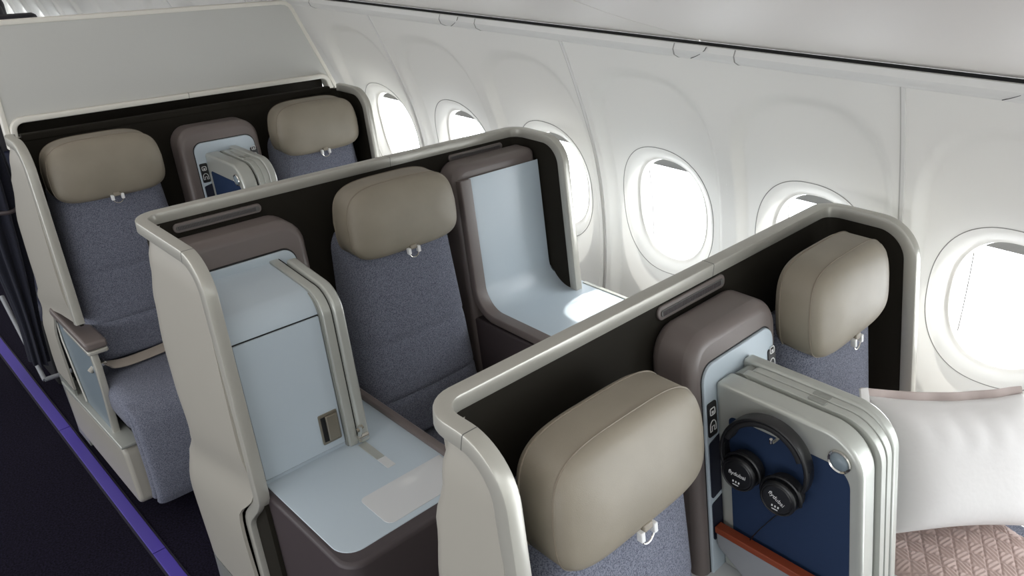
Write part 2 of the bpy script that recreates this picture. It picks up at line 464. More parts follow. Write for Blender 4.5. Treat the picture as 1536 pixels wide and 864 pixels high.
    if back_rail:
        MB().sweep(path, nrm, prof).build('rail', M['rail'], T, ang=32)
    else:       # the divider covers the back edge: only the two wings keep their rails
        ia = max(i for i in range(len(path)//2) if path[i][0] < XA+.012); iw = min(i for i in range(len(path)//2, len(path)) if path[i][0] > XW-.012)
        MB().sweep(path[:ia+1], nrm[:ia+1], prof).build('rail', M['rail'], T, ang=50)
        MB().sweep(path[iw:], nrm[iw:], prof).build('rail', M['rail'], T, ang=50)
        MB(sh).box(XA+.04, XW-.04, -.014, .012, TOPZ-.02, TOPZ+.004).build('back_edge', M['dark'], T, bevel=.004)
    # fine joints in the rail
    if back_rail:
        big = rect(-.0143, .0163, -.0163, .0143, .0035, 2)
        mids = [i for i in range(1, len(path)-1) if abs(path[i][0]-XA) < .001 and abs(path[i][2]-TOPZ) < .001][:1] + [i for i in range(1, len(path)-1) if abs(path[i][0]-1.31) < .06][:1]
        for i in mids:
            p = Vector(path[i]); t = (Vector(path[i+1])-Vector(path[i-1])).normalized()*.0007
            MB().sweep([tuple(p-t), tuple(p+t)], [nrm[i]]*2, big).build('rail_seam', M['gmark'], T)
    return T

def grille(T, x0, x1, z0, z1, off=.0095):
    g = MB(sh).prism(rect(x0, x1, z0, z1, (z1-z0)*.48), front, off, off+.006).build('light_bezel', M['brown'], T, bevel=.002)
    h = (z1-z0)
    MB(sh).prism(rect(x0+h*.3, x1-h*.3, z0+h*.27, z1-h*.27, h*.2), front, off+.0055, off+.008).build('light_lens', M['gmark'], g, bevel=.0005)
    n = int((x1-x0-h)/.004)
    mb = MB(sh)
    for i in range(n): mb.box(x0+h*.5+i*.004, x0+h*.5+i*.004+.0018, off+.008, off+.009, z0+h*.32, z1-h*.32)
    mb.build('light_ribs', M['dbrown'], g, smooth=False)

Y1_, Y2_, Y3_ = .77, 1.90, 3.03
s1 = shell(Y1_, 'near shell with grey rail behind the two front seats', dA=.155)
s2 = shell(Y2_, 'middle shell with grey rail behind the lone seat between two consoles', dA=.36)
rear3 = [(1.25, .0), (1.15, -.07), (1.09, -.13), (.915, -.24), (.74, -.25), (.6, -.28), (.5, -.32), (.3, -.38), (.05, -.33)]
s3 = shell(Y3_, 'rear shell below the pale divider, behind the two rear seats', dA=.20, rear=rear3, back_rail=False, arm=True)
grille(s1, 1.135, 1.375, 1.214, 1.242)
grille(s2, .66, .90, 1.212, 1.236)
grille(s2, 1.56, 1.80, 1.215, 1.236)

# ------------------------------------------------------------------ seats
def pad(mb, x0a, x1a, x0b, x1b, z0, z1, off, T, grooves=(), nu=44, nv=90, p=10, mp=None):
    """upholstered pad: narrow width (a) at the top, (b) at the bottom, thickness T forward of off"""
    def fn(s_, t_):
        u = math.sin(PI/2*(2*s_-1)); v = math.sin(PI/2*(2*t_-1)); vv = (v+1)/2
        z = z0+(z1-z0)*vv
        k_ = .10*(max(0, (vv-.93)/.07)**2+max(0, (.05-vv)/.05)**2); xl = (x0b+(x0a-x0b)*vv); xr = (x1b+(x1a-x1b)*vv); c_ = (xl+xr)/2; h_ = (xr-xl)/2*(1-k_); x = c_+h_*u
        w = T*max(0, (1-abs(u)**p))**.33*max(0, (1-abs(v)**(p*3)))**.33 + .012*(1-u*u)
        for g in grooves: w -= .007*math.exp(-((z-g)/.006)**2)*(abs(u) < .995)
        q = (x, off+w, z)
        return mp(q) if mp else q
    mb.grid(fn, nu, nv)
    def bk(s_, t_):
        vv = t_; k_ = .10*(max(0, (vv-.93)/.07)**2+max(0, (.05-vv)/.05)**2)
        xl = (x0b+(x0a-x0b)*vv)*(1-k_); xr = (x1b+(x1a-x1b)*vv)*(1-k_)
        q = (xl+(xr-xl)*s_, off-.002, z0+(z1-z0)*vv); return mp(q) if mp else q
    mb.grid(bk, 2, 60)

def make_seat(label, group):
    T = thing('business_seat', label, 'seat', (0, 0, 0), group)
    # backrest
    mb = MB(sh); pad(mb, -.178, .178, -.228, .228, .47, 1.115, .045, .11, (.62, .80))
    br = mb.build('backrest', M['fabric'], T, ang=60)
    # headrest: rounded trapezoid cushion with side gusset and seam
    ow = [(-.178, -.082), (-.075, -.106), (.075, -.106), (.178, -.082), (.188, .03), (.158, .098), (-.158, .098), (-.188, .03)]
    out = []
    for i in range(72):
        c, s_ = math.cos(2*PI*i/72), math.sin(2*PI*i/72); n_ = 4.6 if s_ < 0 else 3.9
        zz = (.098 if s_ > 0 else .106)*math.copysign(abs(s_)**(2/n_), s_)
        out.append((.189*math.copysign(abs(c)**(2/n_), c)*(1-.07*max(0, zz/.1)), zz))
    zc = 1.165
    mp = lambda a, b, w: (a, .085+w, zc+b)
    mb = MB(sh)
    lv = [(.19, 0), (.02, .0), (.006, .006), (0, .018), (0, .075), (.001, .088), (.004, .096), (.010, .103), (.020, .109), (.035, .114), (.055, .118), (.08, .121), (.099, .122)]
    lv = [(min(d, .0985), w) for d, w in lv]
    stack(mb, out, lv, mp)
    hr = mb.build('headrest', M['leather'], T, ang=70)
    for d, w, r in ((.0005, .086, .0016), (.0, .018, .0016)):
        hx, hy = .2, .1
        MB(sh).tube([mp(p[0]*(1-d/hx), p[1]*(1-d/hy), w) for p in out], r, 6, closed=True).build('piping', M['pipe'], hr)
    # little pull loop under the headrest
    cz = 1.048
    k = MB(sh).tube([(.018*math.cos(a), .192, cz+.010+.018*math.sin(a)) for a in [PI+PI*i/12 for i in range(13)]], .0016, 6).build('pull_loop', M['chrome'], T)
    for sx in (-.017, .017):
        MB(sh).box(sx-.005, sx+.005, .186, .198, cz+.004, cz+.022).build('clip', M['white'], k, bevel=.002)
    MB(sh).box(-.012, .012, .184, .196, cz+.016, cz+.03).build('clip_tab', M['leather'], k, bevel=.003)
    # seat pan
    mb = MB(fwd)
    pan = rp([(-.235, -.205), (.235, -.205), (.235, .205), (-.235, .205)], [.03, .03, .06, .06], 6)
    stack(mb, pan, [(.16, 0), (.02, 0), (.004, .008), (0, .03), (0, .07), (.006, .088), (.02, .10), (.05, .107), (.1, .11), (.165, .112)],
          lambda a, b, w: (a, .415+b, .355+w))
    MB  # keep
    sc = mb.build('seat_cushion', M['fabric'], T, ang=60)
    # leg rest hanging from the front edge
    def leg(s_, t_):
        u = math.sin(PI/2*(2*s_-1)); v = t_
        bend = [(.60, .455), (.645, .44), (.675, .40), (.70, .33), (.725, .24), (.735, .15), (.725, .12)]
        f = v*6; i = min(5, int(f)); q = f-i
        o = bend[i][0]+(bend[i+1][0]-bend[i][0])*q; z = bend[i][1]+(bend[i+1][1]-bend[i][1])*q
        e = (1-abs(u)**12)**.3
        return (.232*u, o-.03*(1-e), z)
    mb = MB(fwd); mb.grid(leg, 30, 24); mb.grid(lambda a, b: (lambda q: (q[0], q[1]-.05, q[2]-.01))(leg(a, b)), 30, 24)
    mb.build('leg_rest', M['fabric'], T, ang=60)
    MB(fwd).box(-.20, .20, .22, .60, .10, .36).build('seat_base', M['black'], T, bevel=.02)
    return T

def place(o, x, Yk): o.location = (x, Yk, 0)
G = 'business seats seen in the three rows'
seat = make_seat('grey blue fabric seat with taupe headrest, front row beside the aisle', G)
place(seat, .835, Y1_)
for x, Yk, lab in ((1.632, Y1_, 'front row window-side seat holding the white pillow and quilt'),
                   (1.245, Y2_, 'lone middle-row seat standing between two consoles'),
                   (.82, Y3_, 'rear row aisle seat with visible armrest and lap belt'),
                   (1.66, Y3_, 'rear row window-side seat, mostly hidden behind the middle shell')):
    c = copy_tree(seat); place(c, x, Yk); c['label'] = lab
    if Yk == Y3_ and x < 1: seat_r3 = c
    if Yk == Y1_: seat_r1w = c
    if Yk == Y3_:                       # these headrests sit a notch lower
        for ch in scene.objects:
            if ch.parent == c and ch.name.split('.')[0] in ('headrest', 'pull_loop'): ch.location = (0, -.002, -.010)
for ch in scene.objects:
    if ch.parent == seat and ch.name.split('.')[0] in ('headrest', 'pull_loop'): ch.location = (0, -.008, -.040)

# ------------------------------------------------------------------ icon plate helper
def icon_plate(T, x, z, off, w=.030, h=.072):
    p = MB(sh).prism(rect(x-w/2, x+w/2, z-h/2, z+h/2, .005), front, off, off+.003).build('socket_plate', M['black2'], T, bevel=.0008)
    o = off+.0031
    def ring(poly, t=.0013):
        return [sh((x+a, o, z+b)) for a, b in poly]
    MB().tube(ring(rect(-.008, .008, .010, .024, .003, 3)), .0012, 6, closed=True).build('usb_symbol', M['white'], p)
    MB(sh).box(x-.003, x+.003, o, o+.001, z+.013, z+.018).build('usb_symbol', M['white'], p)
    hp = [(.010*math.cos(a), -.014+.012*math.sin(a)) for a in [PI*i/14 for i in range(15)]]+[(-.010, -.024), (-.004, -.024), (-.004, -.014), (.004, -.014), (.004, -.024), (.010, -.024)]
    MB().tube(ring(hp), .0011, 6, closed=True).build('headphone_symbol', M['white'], p)

# ------------------------------------------------------------------ closet slab used in all rows
def slab_poly(o0, o1, z0, z1, r): return rp([(o0, z0), (o1, z0), (o1, z1), (o0, z1)], [0, 0, r, 0], 10)

def twin_console(Yk, label, detail=True):
    """console between two seats: brown hood, pale panel, upright silver stowage slab, tray"""
    T = thing('centre_console', label, 'console', (0, Yk, 0), 'consoles between paired seats')
    F = .12
    xl, xr = (1.10, 1.425) if detail else (1.10, 1.425)
    hood = rp([(xl, .10), (xr, .10), (xr, 1.212), (xl, 1.212)], [0, 0, .07, .07], 8)
    MB(sh).prism(hood, front, .01, F-.012).build('hood', M['brown'], T, bevel=.022, seg=5)
    pl, pr_ = (1.132, xr-.03) if detail else (1.15, xr-.03)
    pan = rp([(pl, .12), (pr_, .12), (pr_, 1.155), (pl, 1.155)], [0, 0, .035, .035], 8)
    MB(sh).prism(rp([(pl-.003, .12), (pr_+.003, .12), (pr_+.003, 1.158), (pl-.003, 1.158)], [0, 0, .036, .036], 8), front, F-.014, F-.0115).build('panel_gap', M['black'], T)
    MB(sh).prism(pan, front, F-.014, F-.006).build('back_panel', M['lam'], T, bevel=.002)
    icon_plate(T, pl+.020, 1.045, F-.006)
    icon_plate(T, pr_-.010, 1.085, F-.006, .03, .04)
    # open pockets beside the slab
    MB(sh).prism(rp([(pl+.006, .872), (pl+.075, .885), (pl+.075, 1.01), (pl+.006, .995)], .006), front, F-.0062, F-.004).build('pocket', M['dnavy'], T)
    MB(sh).prism(rp([(pl+.006, .775), (pl+.075, .785), (pl+.075, .872), (pl+.006, .860)], .006), front, F-.0062, F-.004).build('pocket', M['dnavy'], T)
    # slab
    x0, x1 = (1.170, 1.300) if detail else (1.185, 1.315)
    o0, o1 = F-.006, .415
    R = .07
    sp = lambda a, b, z1, r: rp([(a, .70), (b, .70), (b, z1), (a, z1)], [0, 0, r, 0.012], 12)
    sl = MB(sh).prism(sp(o0, o1-.012, 1.118, R), side, x0, x0+.056).build('stowage_slab', M['silver'], T, bevel=.022, seg=6)
    MB(sh).prism(sp(o0+.02, o1-.018, 1.108, R), side, x0+.03, x1-.01).build('slab_gap', M['black'], sl)
    MB(sh).prism(sp(o0+.02, o1-.004, 1.121, R), side, x0+.060, x0+.080).build('slab_band', M['silver'], sl, bevel=.0012)
    MB(sh).prism(sp(o0+.03, o1-.002, 1.123, R), side, x0+.0806, x0+.100).build('slab_band', M['silver'], sl, bevel=.0012)
    tb = MB(sh).prism(sp(o0, o1, 1.128, R), side, x0+.1015, x1).build('table_cover', M['silver'], sl, bevel=.006)
    MB(sh).tube([(x0+.058, o0+.022, 1.100), (x0+.100, o0+.022, 1.100)], .019, 20).build('table_roller', M['silver2'], sl, ang=40)
    for xx in (x0+.070, x0+.090):
        MB(sh).prism(rect(xx-.007, xx+.007, .27, .305, .004), flat, 1.1195, 1.1240).build('latch_inset', M['silver2'], sl, bevel=.001)
    # felt lined recess on the aisle face of the slab
    rec = rp([(o0+.028, .72), (o1-.034, .72), (o1-.034, 1.056), (o0+.028, 1.056)], [0, 0, .036, .012], 10)
    MB(sh).prism(rec, side, x0-.0014, x0+.004).build('felt_panel', M['navy'], sl)
    # magazine pocket with an orange leather lip
    mp_ = rp([(o0+.005, .765), (o0+.005, .800), (o1-.06, .800), (o1-.06, .71), (o0+.10, .70)], [.02, .0, .0, .0, .05], 6)
    MB(sh).prism(mp_, side, x0-.030, x0-.014).build('magazine_pocket', M['grey'], sl, bevel=.004)
    MB(sh).prism(rp([(o0+.004, .797), (o0+.004, .811), (o1-.058, .811), (o1-.058, .797)], .002), side, x0-.032, x0-.010).build('pocket_trim', M['orange'], sl, bevel=.002)
    # reading lamp / round chrome button
    c = (x0-.001, .362, 1.068)
    def disc(r0, lv):
        return [[(c[0]-w, c[1]+r*math.cos(2*PI*i/32), c[2]+r*math.sin(2*PI*i/32)) for i in range(32)] for r, w in lv]
    lamp = MB(sh).rings(disc(0, [(.021, 0), (.021, .003), (.0195, .005), (.0165, .0035)]), True, False).build('lamp_ring', M['chrome'], sl, ang=30)
    MB(sh).rings(disc(0, [(.0165, .003), (.014, .0065), (.008, .009), (.002, .0095)])).build('lamp_lens', M['bluegrey'], lamp, ang=50)
    # low tray between the seats
    tray = thing_tray = MB(sh).prism(rp([(1.07, .02), (1.40, .02), (1.40, .42), (1.07, .42)], [0, 0, .03, .03]), flat, .675, .70).build('console_top', M['lam2'], T, bevel=.006)
    MB(sh).prism(rp([(1.065, .02), (1.405, .02), (1.405, .45), (1.065, .45)], [0, 0, .04, .04]), flat, .08, .672).build('console_body', M['dbrown'], T, bevel=.01)
    return T
twin_console(Y1_, 'centre console with headphones and navy felt pocket between the front seats')
twin_console(Y3_, 'small distant centre console between the two rear seats', False)

# ------------------------------------------------------------------ middle row: aisle side console with closet
T = thing('side_console', 'aisle side console with locker door, beside the lone seat', 'console', (0, Y2_, 0))
xl, xr = .605, .965
hood = rp([(xl-.0, .10), (xr, .10), (xr, 1.205), (xl, 1.205)], [0, 0, .07, 0], 8)
MB(sh).prism(hood, front, .01, .105).build('hood', M['brown'], T, bevel=.022, seg=5)
pan = rp([(xl, .5), (xr-.045, .5), (xr-.045, 1.135), (xl, 1.135)], [0, 0, .035, 0], 8)
MB(sh).prism(rp([(xl, .5), (xr-.042, .5), (xr-.042, 1.138), (xl, 1.138)], [0, 0, .036, 0], 8), front, .104, .1095).build('panel_gap', M['black'], T)
MB(sh).prism(pan, front, .104, .114).build('back_panel', M['lam'], T, bevel=.002)
icon_plate(T, .895, 1.065, .114, .034, .045)
# closet
cl = MB(sh).prism(rp([(.112, .69), (.3255, .69), (.3255, 1.095), (.112, 1.114)], [0, 0, .058, 0], 14), side, .603, .842).build('locker', M['lam'], T)
dr = MB(sh).prism(rect(.614, .838, .702, 1.045, .002, 2), front, .3255, .331).build('locker_door', M['lam'], cl, bevel=.001)
MB(sh).prism(rect(.611, .841, .699, 1.048), front, .3252, .3265).build('door_gap', M['black'], cl)
hb = MB(sh).prism(rect(.777, .831, .720, .800, .004), front, .330, .334).build('latch_frame', M['steel'], dr, bevel=.001)
MB(sh).prism(rect(.782, .795, .727, .793, .001), front, .3338, .3345).build('latch_recess', M['black'], hb)
MB(sh).prism(rect(.794, .827, .726, .794, .003), front, .333, .340).build('latch_paddle', M['steel'], hb, bevel=.003)
# upright silver slab beside the locker
sl = MB(sh).prism(rp([(.112, .69), (.346, .69), (.346, 1.098), (.112, 1.120)], [0, 0, .06, 0], 12), side, .8425, .8675).build('stowage_slab', M['silver'], T, bevel=.003)
MB(sh).prism(rp([(.112, .69), (.342, .69), (.342, 1.096), (.112, 1.118)], [0, 0, .06, 0], 12), side, .866, .871).build('slab_gap', M['black'], sl)
MB(sh).prism(rp([(.135, .692), (.356, .692), (.356, 1.104), (.150, 1.128)], [0, 0, .065, 0.01], 12), side, .8705, .898).build('table_cover', M['silver'], sl, bevel=.006)
MB(sh).prism(rp([(.112, .69), (.337, .69), (.337, 1.09), (.112, 1.112)], [0, 0, .06, 0], 12), side, .8395, .8425).build('slab_edge', M['silver2'], sl)
hg = MB(sh).tube([(.868, .352, .70), (.868, .358, .72), (.872, .362, .745)], .006, 8).build('hinge', M['chrome'], sl)
MB(sh).tube([(.862, .357, .712), (.892, .357, .712)], .007, 12).build('hinge_pin', M['chrome'], hg)
MB(sh).tube([(.862, .36, .735), (.880, .362, .742)], .005, 10).build('hinge_pin', M['steel'], hg)
# tray top with brown surround
tt = MB(sh).prism(rp([(.612, .10), (1.00, .10), (1.00, .665), (.612, .665)], [0, 0, .02, .05], 8), flat, .672, .690).build('tray_top', M['lam'], T, bevel=.002)
MB(sh).prism(rp([(.742, .530), (.985, .530), (.985, .648), (.742, .648)], [.014, 0, 0, .02], 6), flat, .6895, .6912).build('tray_inlay', M['lam2'], tt, bevel=.0004)
MB(sh).prism(rect(.860, .884, .352, .435, .002), flat, .6895, .6912).build('table_track', M['silver'], tt, bevel=.0005)
MB(sh).prism(rect(.860, .884, .437, .482, .002), flat, .6895, .6914).build('table_track', M['lam2'], tt, bevel=.0005)
body = rp([(.596, .24), (1.015, .24), (1.015, .70), (.596, .70)], [0, 0, .03, .05], 8)
MB(sh).prism(body, flat, .06, .6885).build('console_body', M['dbrown'], T, bevel=.010)
MB(sh).prism(rect(.99, 1.015, .12, .68), flat, .60, .702).build('tray_edge', M['brown'], T, bevel=.006)
MB(sh).prism(rect(.70, .735, .505, .512, .002), front, .695, .704).build('console_mark', M['gmark'], T)
mk = MB(sh)
mk.box(.795, .835, .700, .7012, .500, .504); mk.box(.800, .835, .700, .7012, .492, .495); mk.box(.795, .798, .700, .7012, .492, .504)
mk.build('console_mark', M['gmark'], T)

# ------------------------------------------------------------------ middle row: window side console
T = thing('window_console', 'glossy pale console curving down beside the window, middle row', 'console', (0, Y2_, 0))
xl, xr = 1.50, 1.868
hood = rp([(xl, .10), (xr, .10), (xr, 1.222), (xl, 1.222)], [0, 0, .02, .06], 8)
MB(sh).prism(hood, front, .012, .102).build('hood', M['brown'], T, bevel=.022, seg=5)
# one continuous laminate sheet: up the panel, round the cove and out over the top
zt = .75
def prof_w():
    L = [(.112, 1.185), (.112, .95), (.112, .87)]
    r = .085
    L += [(.112+r-r*math.cos(a), zt+r-r*math.sin(a)) for a in [PI/2*i/12 for i in range(0, 13)]]
    L += [(.4, zt), (.78, zt)]
    return L
pw = prof_w()
P0 = [(o, z) for o, z in pw]; P1 = [(o-.010, z-.010) for o, z in pw]
mb = MB(sh)
x0, x1 = 1.535, 1.90
def xr_(z): return 1.866 + .085*(1-sst(.745, .80, z))
mb.rings([[(x0, o, z) for o, z in P0] + [(x0, o, z) for o, z in P1[::-1]],
          [(x0+.15, o, z) for o, z in P0] + [(x0+.15, o, z) for o, z in P1[::-1]],
          [(xr_(z), o, z) for o, z in P0] + [(xr_(z), o, z) for o, z in P1[::-1]]])
mb.build('laminate_sheet', M['lam'], T, bevel=0, ang=40)
edge = [(x0-.016, o-.0, z+.0) for o, z in pw]
mb = MB(); mb.sweep([sh(p) for p in edge], [(-1, 0, 0)]*len(edge), rect(-.030, .016, -.016, .010, .005, 3)); mb.build('edge_trim', M['brown'], T, ang=50)
MB(sh).prism(rp([(.02, .06), (.78, .06), (.78, zt-.02), (.02, zt-.02)], .01), side, x0-.028, 1.90).build('console_body', M['dbrown'], T, bevel=.008)
MB(sh).box(1.935, 1.952, .20, .78, zt-.03, zt+.004).build('window_edge', M['silver'], T, bevel=.003)

# ------------------------------------------------------------------ rear row: arm rest and pod by the aisle
T = None
MB(sh).prism(rect(.560, .632, -.11, .285, .012), flat, .598, .626).build('armrest', M['brown'], seat_r3, bevel=.008)
T = bpy.data.objects[[o.name for o in scene.objects if o.parent == seat_r3 and o.name.startswith('armrest')][0]]
T.location = (-seat_r3.location.x, 0, 0); T['label'] = 'brown armrest top'
MB(sh).prism(rect(.562, .630, .02, .287, .01), flat, .583, .597).build('arm_rail', M['rail'], T, bevel=.004)
q = [(-.10, .598), (.255, .598), (.262, .52), (.25, .38), (.235, .27), (-.06, .27), (-.11, .40)]
MB(sh).prism(rp(q, .02), side, .575, .592).build('side_plate', M['bluegrey'], T, bevel=.003)
MB().sweep([sh(p) for p in [(.583, .258, .60), (.583, .272, .53), (.583, .270, .45), (.583, .256, .36), (.583, .240, .26)]], [(-1, 0, 0)]*5, rect(-.012, .012, -.010, .010, .004, 3)).build('front_strut', M['rail'], T, ang=50)
MB().tube([sh(p) for p in [(.573, -.105, .60), (.571, -.10, .5), (.571, -.06, .38), (.571, -.02, .28)]], .004, 8).build('side_bead', M['rail'], T)
pod = rp([(-.30, .045), (.385, .055), (.360, .265), (-.30, .235)], [.02, .03, .03, .02], 6)
MB(sh).prism(pod, side, .560, .632).build('side_pod', M['ivory'], T, bevel=.014, seg=4)
MB(sh).prism(rp([(-.30, .238), (.362, .268), (.362, .280), (-.30, .252)], [0, .004, .004, 0], 3), side, .556, .640).build('pod_ledge', M['silver'], T, bevel=.004)

bt = thing('lap_belt', 'beige lap belt lying across the rear aisle seat cushion', 'seat belt', (.80, Y3_, 0))
pth = [(-.19, .375, .525), (-.17, .36, .505), (-.12, .35, .489), (-.04, .34, .484), (.05, .33, .484), (.14, .32, .487), (.20, .31, .50)]
def cr(P, n=8):
    out = []
    for i in range(len(P)-1):
        a = Vector(P[max(i-1, 0)]); b = Vector(P[i]); c = Vector(P[i+1]); d = Vector(P[min(i+2, len(P)-1)])
        for k in range(n):
            t = k/n; out.append(tuple(.5*((2*b)+(c-a)*t+(2*a-5*b+4*c-d)*t*t+(3*b-a-3*c+d)*t**3)))
    return out+[tuple(P[-1])]
pp = [fwd(p) for p in cr(pth)]
MB().sweep(pp, [(0, -.35, 1)]*len(pp), rect(-.002, .002, -.021, .021, .001, 2)).build('webbing', M['belt'], bt, ang=50)
MB(fwd).prism(rect(-.215, -.180, .335, .375, .005), flat, .512, .530).build('buckle', M['chrome'], bt, bevel=.004)
MB(fwd).tube([(-.235, .355, .50), (-.205, .355, .524)], .010, 12).build('anchor', M['ivory'], bt, ang=40)

# ------------------------------------------------------------------ divider above the rear row
T = thing('class_divider', 'pale divider panel with light rail above the rear row', 'partition', (0, 3.12, 0))
po = [(.605, 1.235), (.605, 1.615), (1.745, 1.615), (1.93, 1.24), (1.895, 1.24), (1.885, 1.300), (.64, 1.300), (.632, 1.235)]
pn = rp(po, [.0, .03, .06, 0, 0, .035, .035, 0], 8)
fr_ = lambda a, b, w: (a, w, b)
MB().prism(pn, fr_, -.012, .012).build('divider_panel', M['part'], T, bevel=.002)
top_path = [(.605, 0, 1.2), (.605, 0, 1.40)] + [(.605+.03-.03*math.cos(a), 0, 1.585+.03*math.sin(a)) for a in [PI/2*i/6 for i in range(7)]] + [(1.0, 0, 1.615), (1.4, 0, 1.615)] + [(1.70, 0, 1.615), (1.722, 0, 1.612), (1.742, 0, 1.600), (1.755, 0, 1.580)] + [(1.755+(1.932-1.755)*t, 0, 1.580-.345*t) for t in (.33, .66, 1)]
MB().sweep(top_path, [(0, -1, 0)]*len(top_path), rect(-.016, .016, -.008, .008, .003, 3)).build('divider_rail', M['prail'], T, ang=50)
lp = [(.622, -.0, 1.225), (.624, 0, 1.262)] + [(.624+.035-.035*math.cos(a), 0, 1.262+.035*math.sin(a)) for a in [PI/2*i/6 for i in range(1, 7)]] + [(1.2, 0, 1.297), (1.852, 0, 1.297)] + [(1.852+.035*math.sin(a), 0, 1.262+.035*math.cos(a)) for a in [PI/2*i/6 for i in range(1, 7)]] + [(1.897, 0, 1.235)]
MB().sweep(lp, [(0, -1, 0)]*len(lp), rect(-.020, .030, -.010, .010, .004, 3)).build('divider_rail', M['prail'], T, ang=50)
MB().box(1.247, 1.2485, -.0305, -.02, 1.287, 1.3075).build('rail_seam', M['gmark'], T)
MB().prism(rect(.64, 1.88, 1.21, 1.298, .02), fr_, .02, .03).build('lower_screen', M['dark'], T)
MB().box(.60, 1.90, -.012, .012, 0, 1.2).build('lower_panel', M['dark'], T)

# dark curtain gathered at the aisle end of the divider
T = thing('aisle_curtain', 'dark navy curtain gathered at the aisle end of the divider', 'curtain', (.56, 3.3, 0))
def cur(u, v):
    a = 2*PI*u; z = .30+1.15*v
    w = .030+.035*math.sin(PI*min(1, (1-v)*1.1))**2
    r = 1+.20*math.sin(9*a+3*v)
    return (w*r*math.cos(a)-.03*(1-v), .07*r*math.sin(a), z)
MB().grid(cur, 120, 30).build('drape', M['curtain'], T, ang=60)
MB().tube([(.045*math.cos(t), .08*math.sin(t), .95) for t in [2*PI*i/24 for i in range(24)]], .008, 6, closed=True).build('tie_band', M['dbrown'], T)

# ------------------------------------------------------------------ economy seats seen past and over the divider
def eco_seat(x, y, label):
    T = thing('economy_seat', label, 'seat', (x, y, 0), 'economy seats behind the divider')
    def sl_(p): return (p[0], -p[1]-.2*(1.2-p[2]), p[2])
    mb = MB(sl_); pad(mb, -.20, .20, -.22, .22, .45, 1.02, -.05, .09, (), 16, 24); mb.build('backrest', M['eco'], T, ang=60)
    mb = MB(sl_); pad(mb, -.18, .18, -.20, .20, 1.0, 1.235, -.05, .10, (), 16, 16); mb.build('headrest', M['ecoh'], T, ang=60)
    mb = MB(sl_); mb.prism(rp([(-.21, .4), (.21, .4), (.20, 1.22), (-.20, 1.22)], .05), front, -.09, -.045).build('seat_back_shell', M['ecoh'], T, bevel=.01)
    mb = MB(fwd); stack(mb, rp([(-.22, -.2), (.22, -.2), (.22, .2), (-.22, .2)], .04), [(.1, 0), (.0, .01), (0, .07), (.02, .1), (.1, .11), (.19, .11)], lambda a, b, w: (a, .35+b, .37+w)); mb.build('seat_cushion', M['eco'], T, ang=60)
    MB(fwd).box(-.2, .2, .12, .45, 0, .37).build('seat_base', M['black'], T, bevel=.02)
    for sx in (-1, 1):
        MB(fwd).prism(rect(sx*.245-.022, sx*.245+.022, .12, .50, .01), flat, .60, .63).build('armrest', M['black'], T, bevel=.006)
    return T
e = eco_seat(.82, 4.02, 'navy aisle seat with silver leg frame just behind the dark curtain')
MB(fwd).prism(rect(-.275, -.20, .46, .56, .01), flat, .50, .585).build('arm_end', M['grey'], e, bevel=.006)
MB(fwd).tube([(-.24, .40, .56), (-.19, .40, .56)], .016, 12).build('hinge', M['gmark'], e)
for a, b in (((-.26, .10, .36), (-.26, .52, .10)), ((-.26, .52, .10), (-.02, .52, .10)), ((-.02, .52, .10), (-.02, .10, .36))):
    MB(fwd).tube([a, b], .010, 10).build('leg_frame', M['grey'], e, ang=40)
for x, y, lab in ((1.43, 6.35, 'nearest dark headrest showing above the divider at top left'), (1.42, 7.20, 'second dark headrest beyond the divider at top left'), (1.62, 8.05, 'farthest dark headrest, nearest the sidewall beyond the divider')):
    e = eco_seat(x, y, lab); e.scale = (1, 1, 1.09)

# ------------------------------------------------------------------ headphones on the slab
HX = 1.140
T = thing('headphones', 'black folding headphones hanging on the front console', 'headphones', (HX, .49, 1.0))
c0 = (0, 0, .02)
def hb_pt(a, r=.084):          # arch in the y-z plane; a from 0 (near) to PI (far)
    return (0, -r*math.cos(a)*1.0, .020+r*1.02*math.sin(a))
tilt = Matrix.Rotation(math.radians(-8), 4, 'X')
ar = [hb_pt(-.35+(PI+.7)*i/48) for i in range(49)]
def hb_sweep(name, pts, prof, m, par):
    nr = [(0, p[1], p[2]-.02) for p in pts]
    return MB().sweep([tuple(tilt @ Vector(p)) for p in pts], [tuple(tilt.to_3x3() @ Vector(n)) for n in nr], prof).build(name, m, par, ang=50)
band = hb_sweep('headband', ar, rect(-.003, .004, -.015, .015, .003, 3), M['black2'], T)
hb_sweep('headband_pad', ar[9:40], rect(-.013, -.002, -.015, .015, .004, 3), M['pad'], band)
for i in (3, 45):
    hb_sweep('slider', ar[max(0, i-3):i+4], rect(-.004, .0045, -.009, .009, .002, 3), M['black2'], band)
hook = None
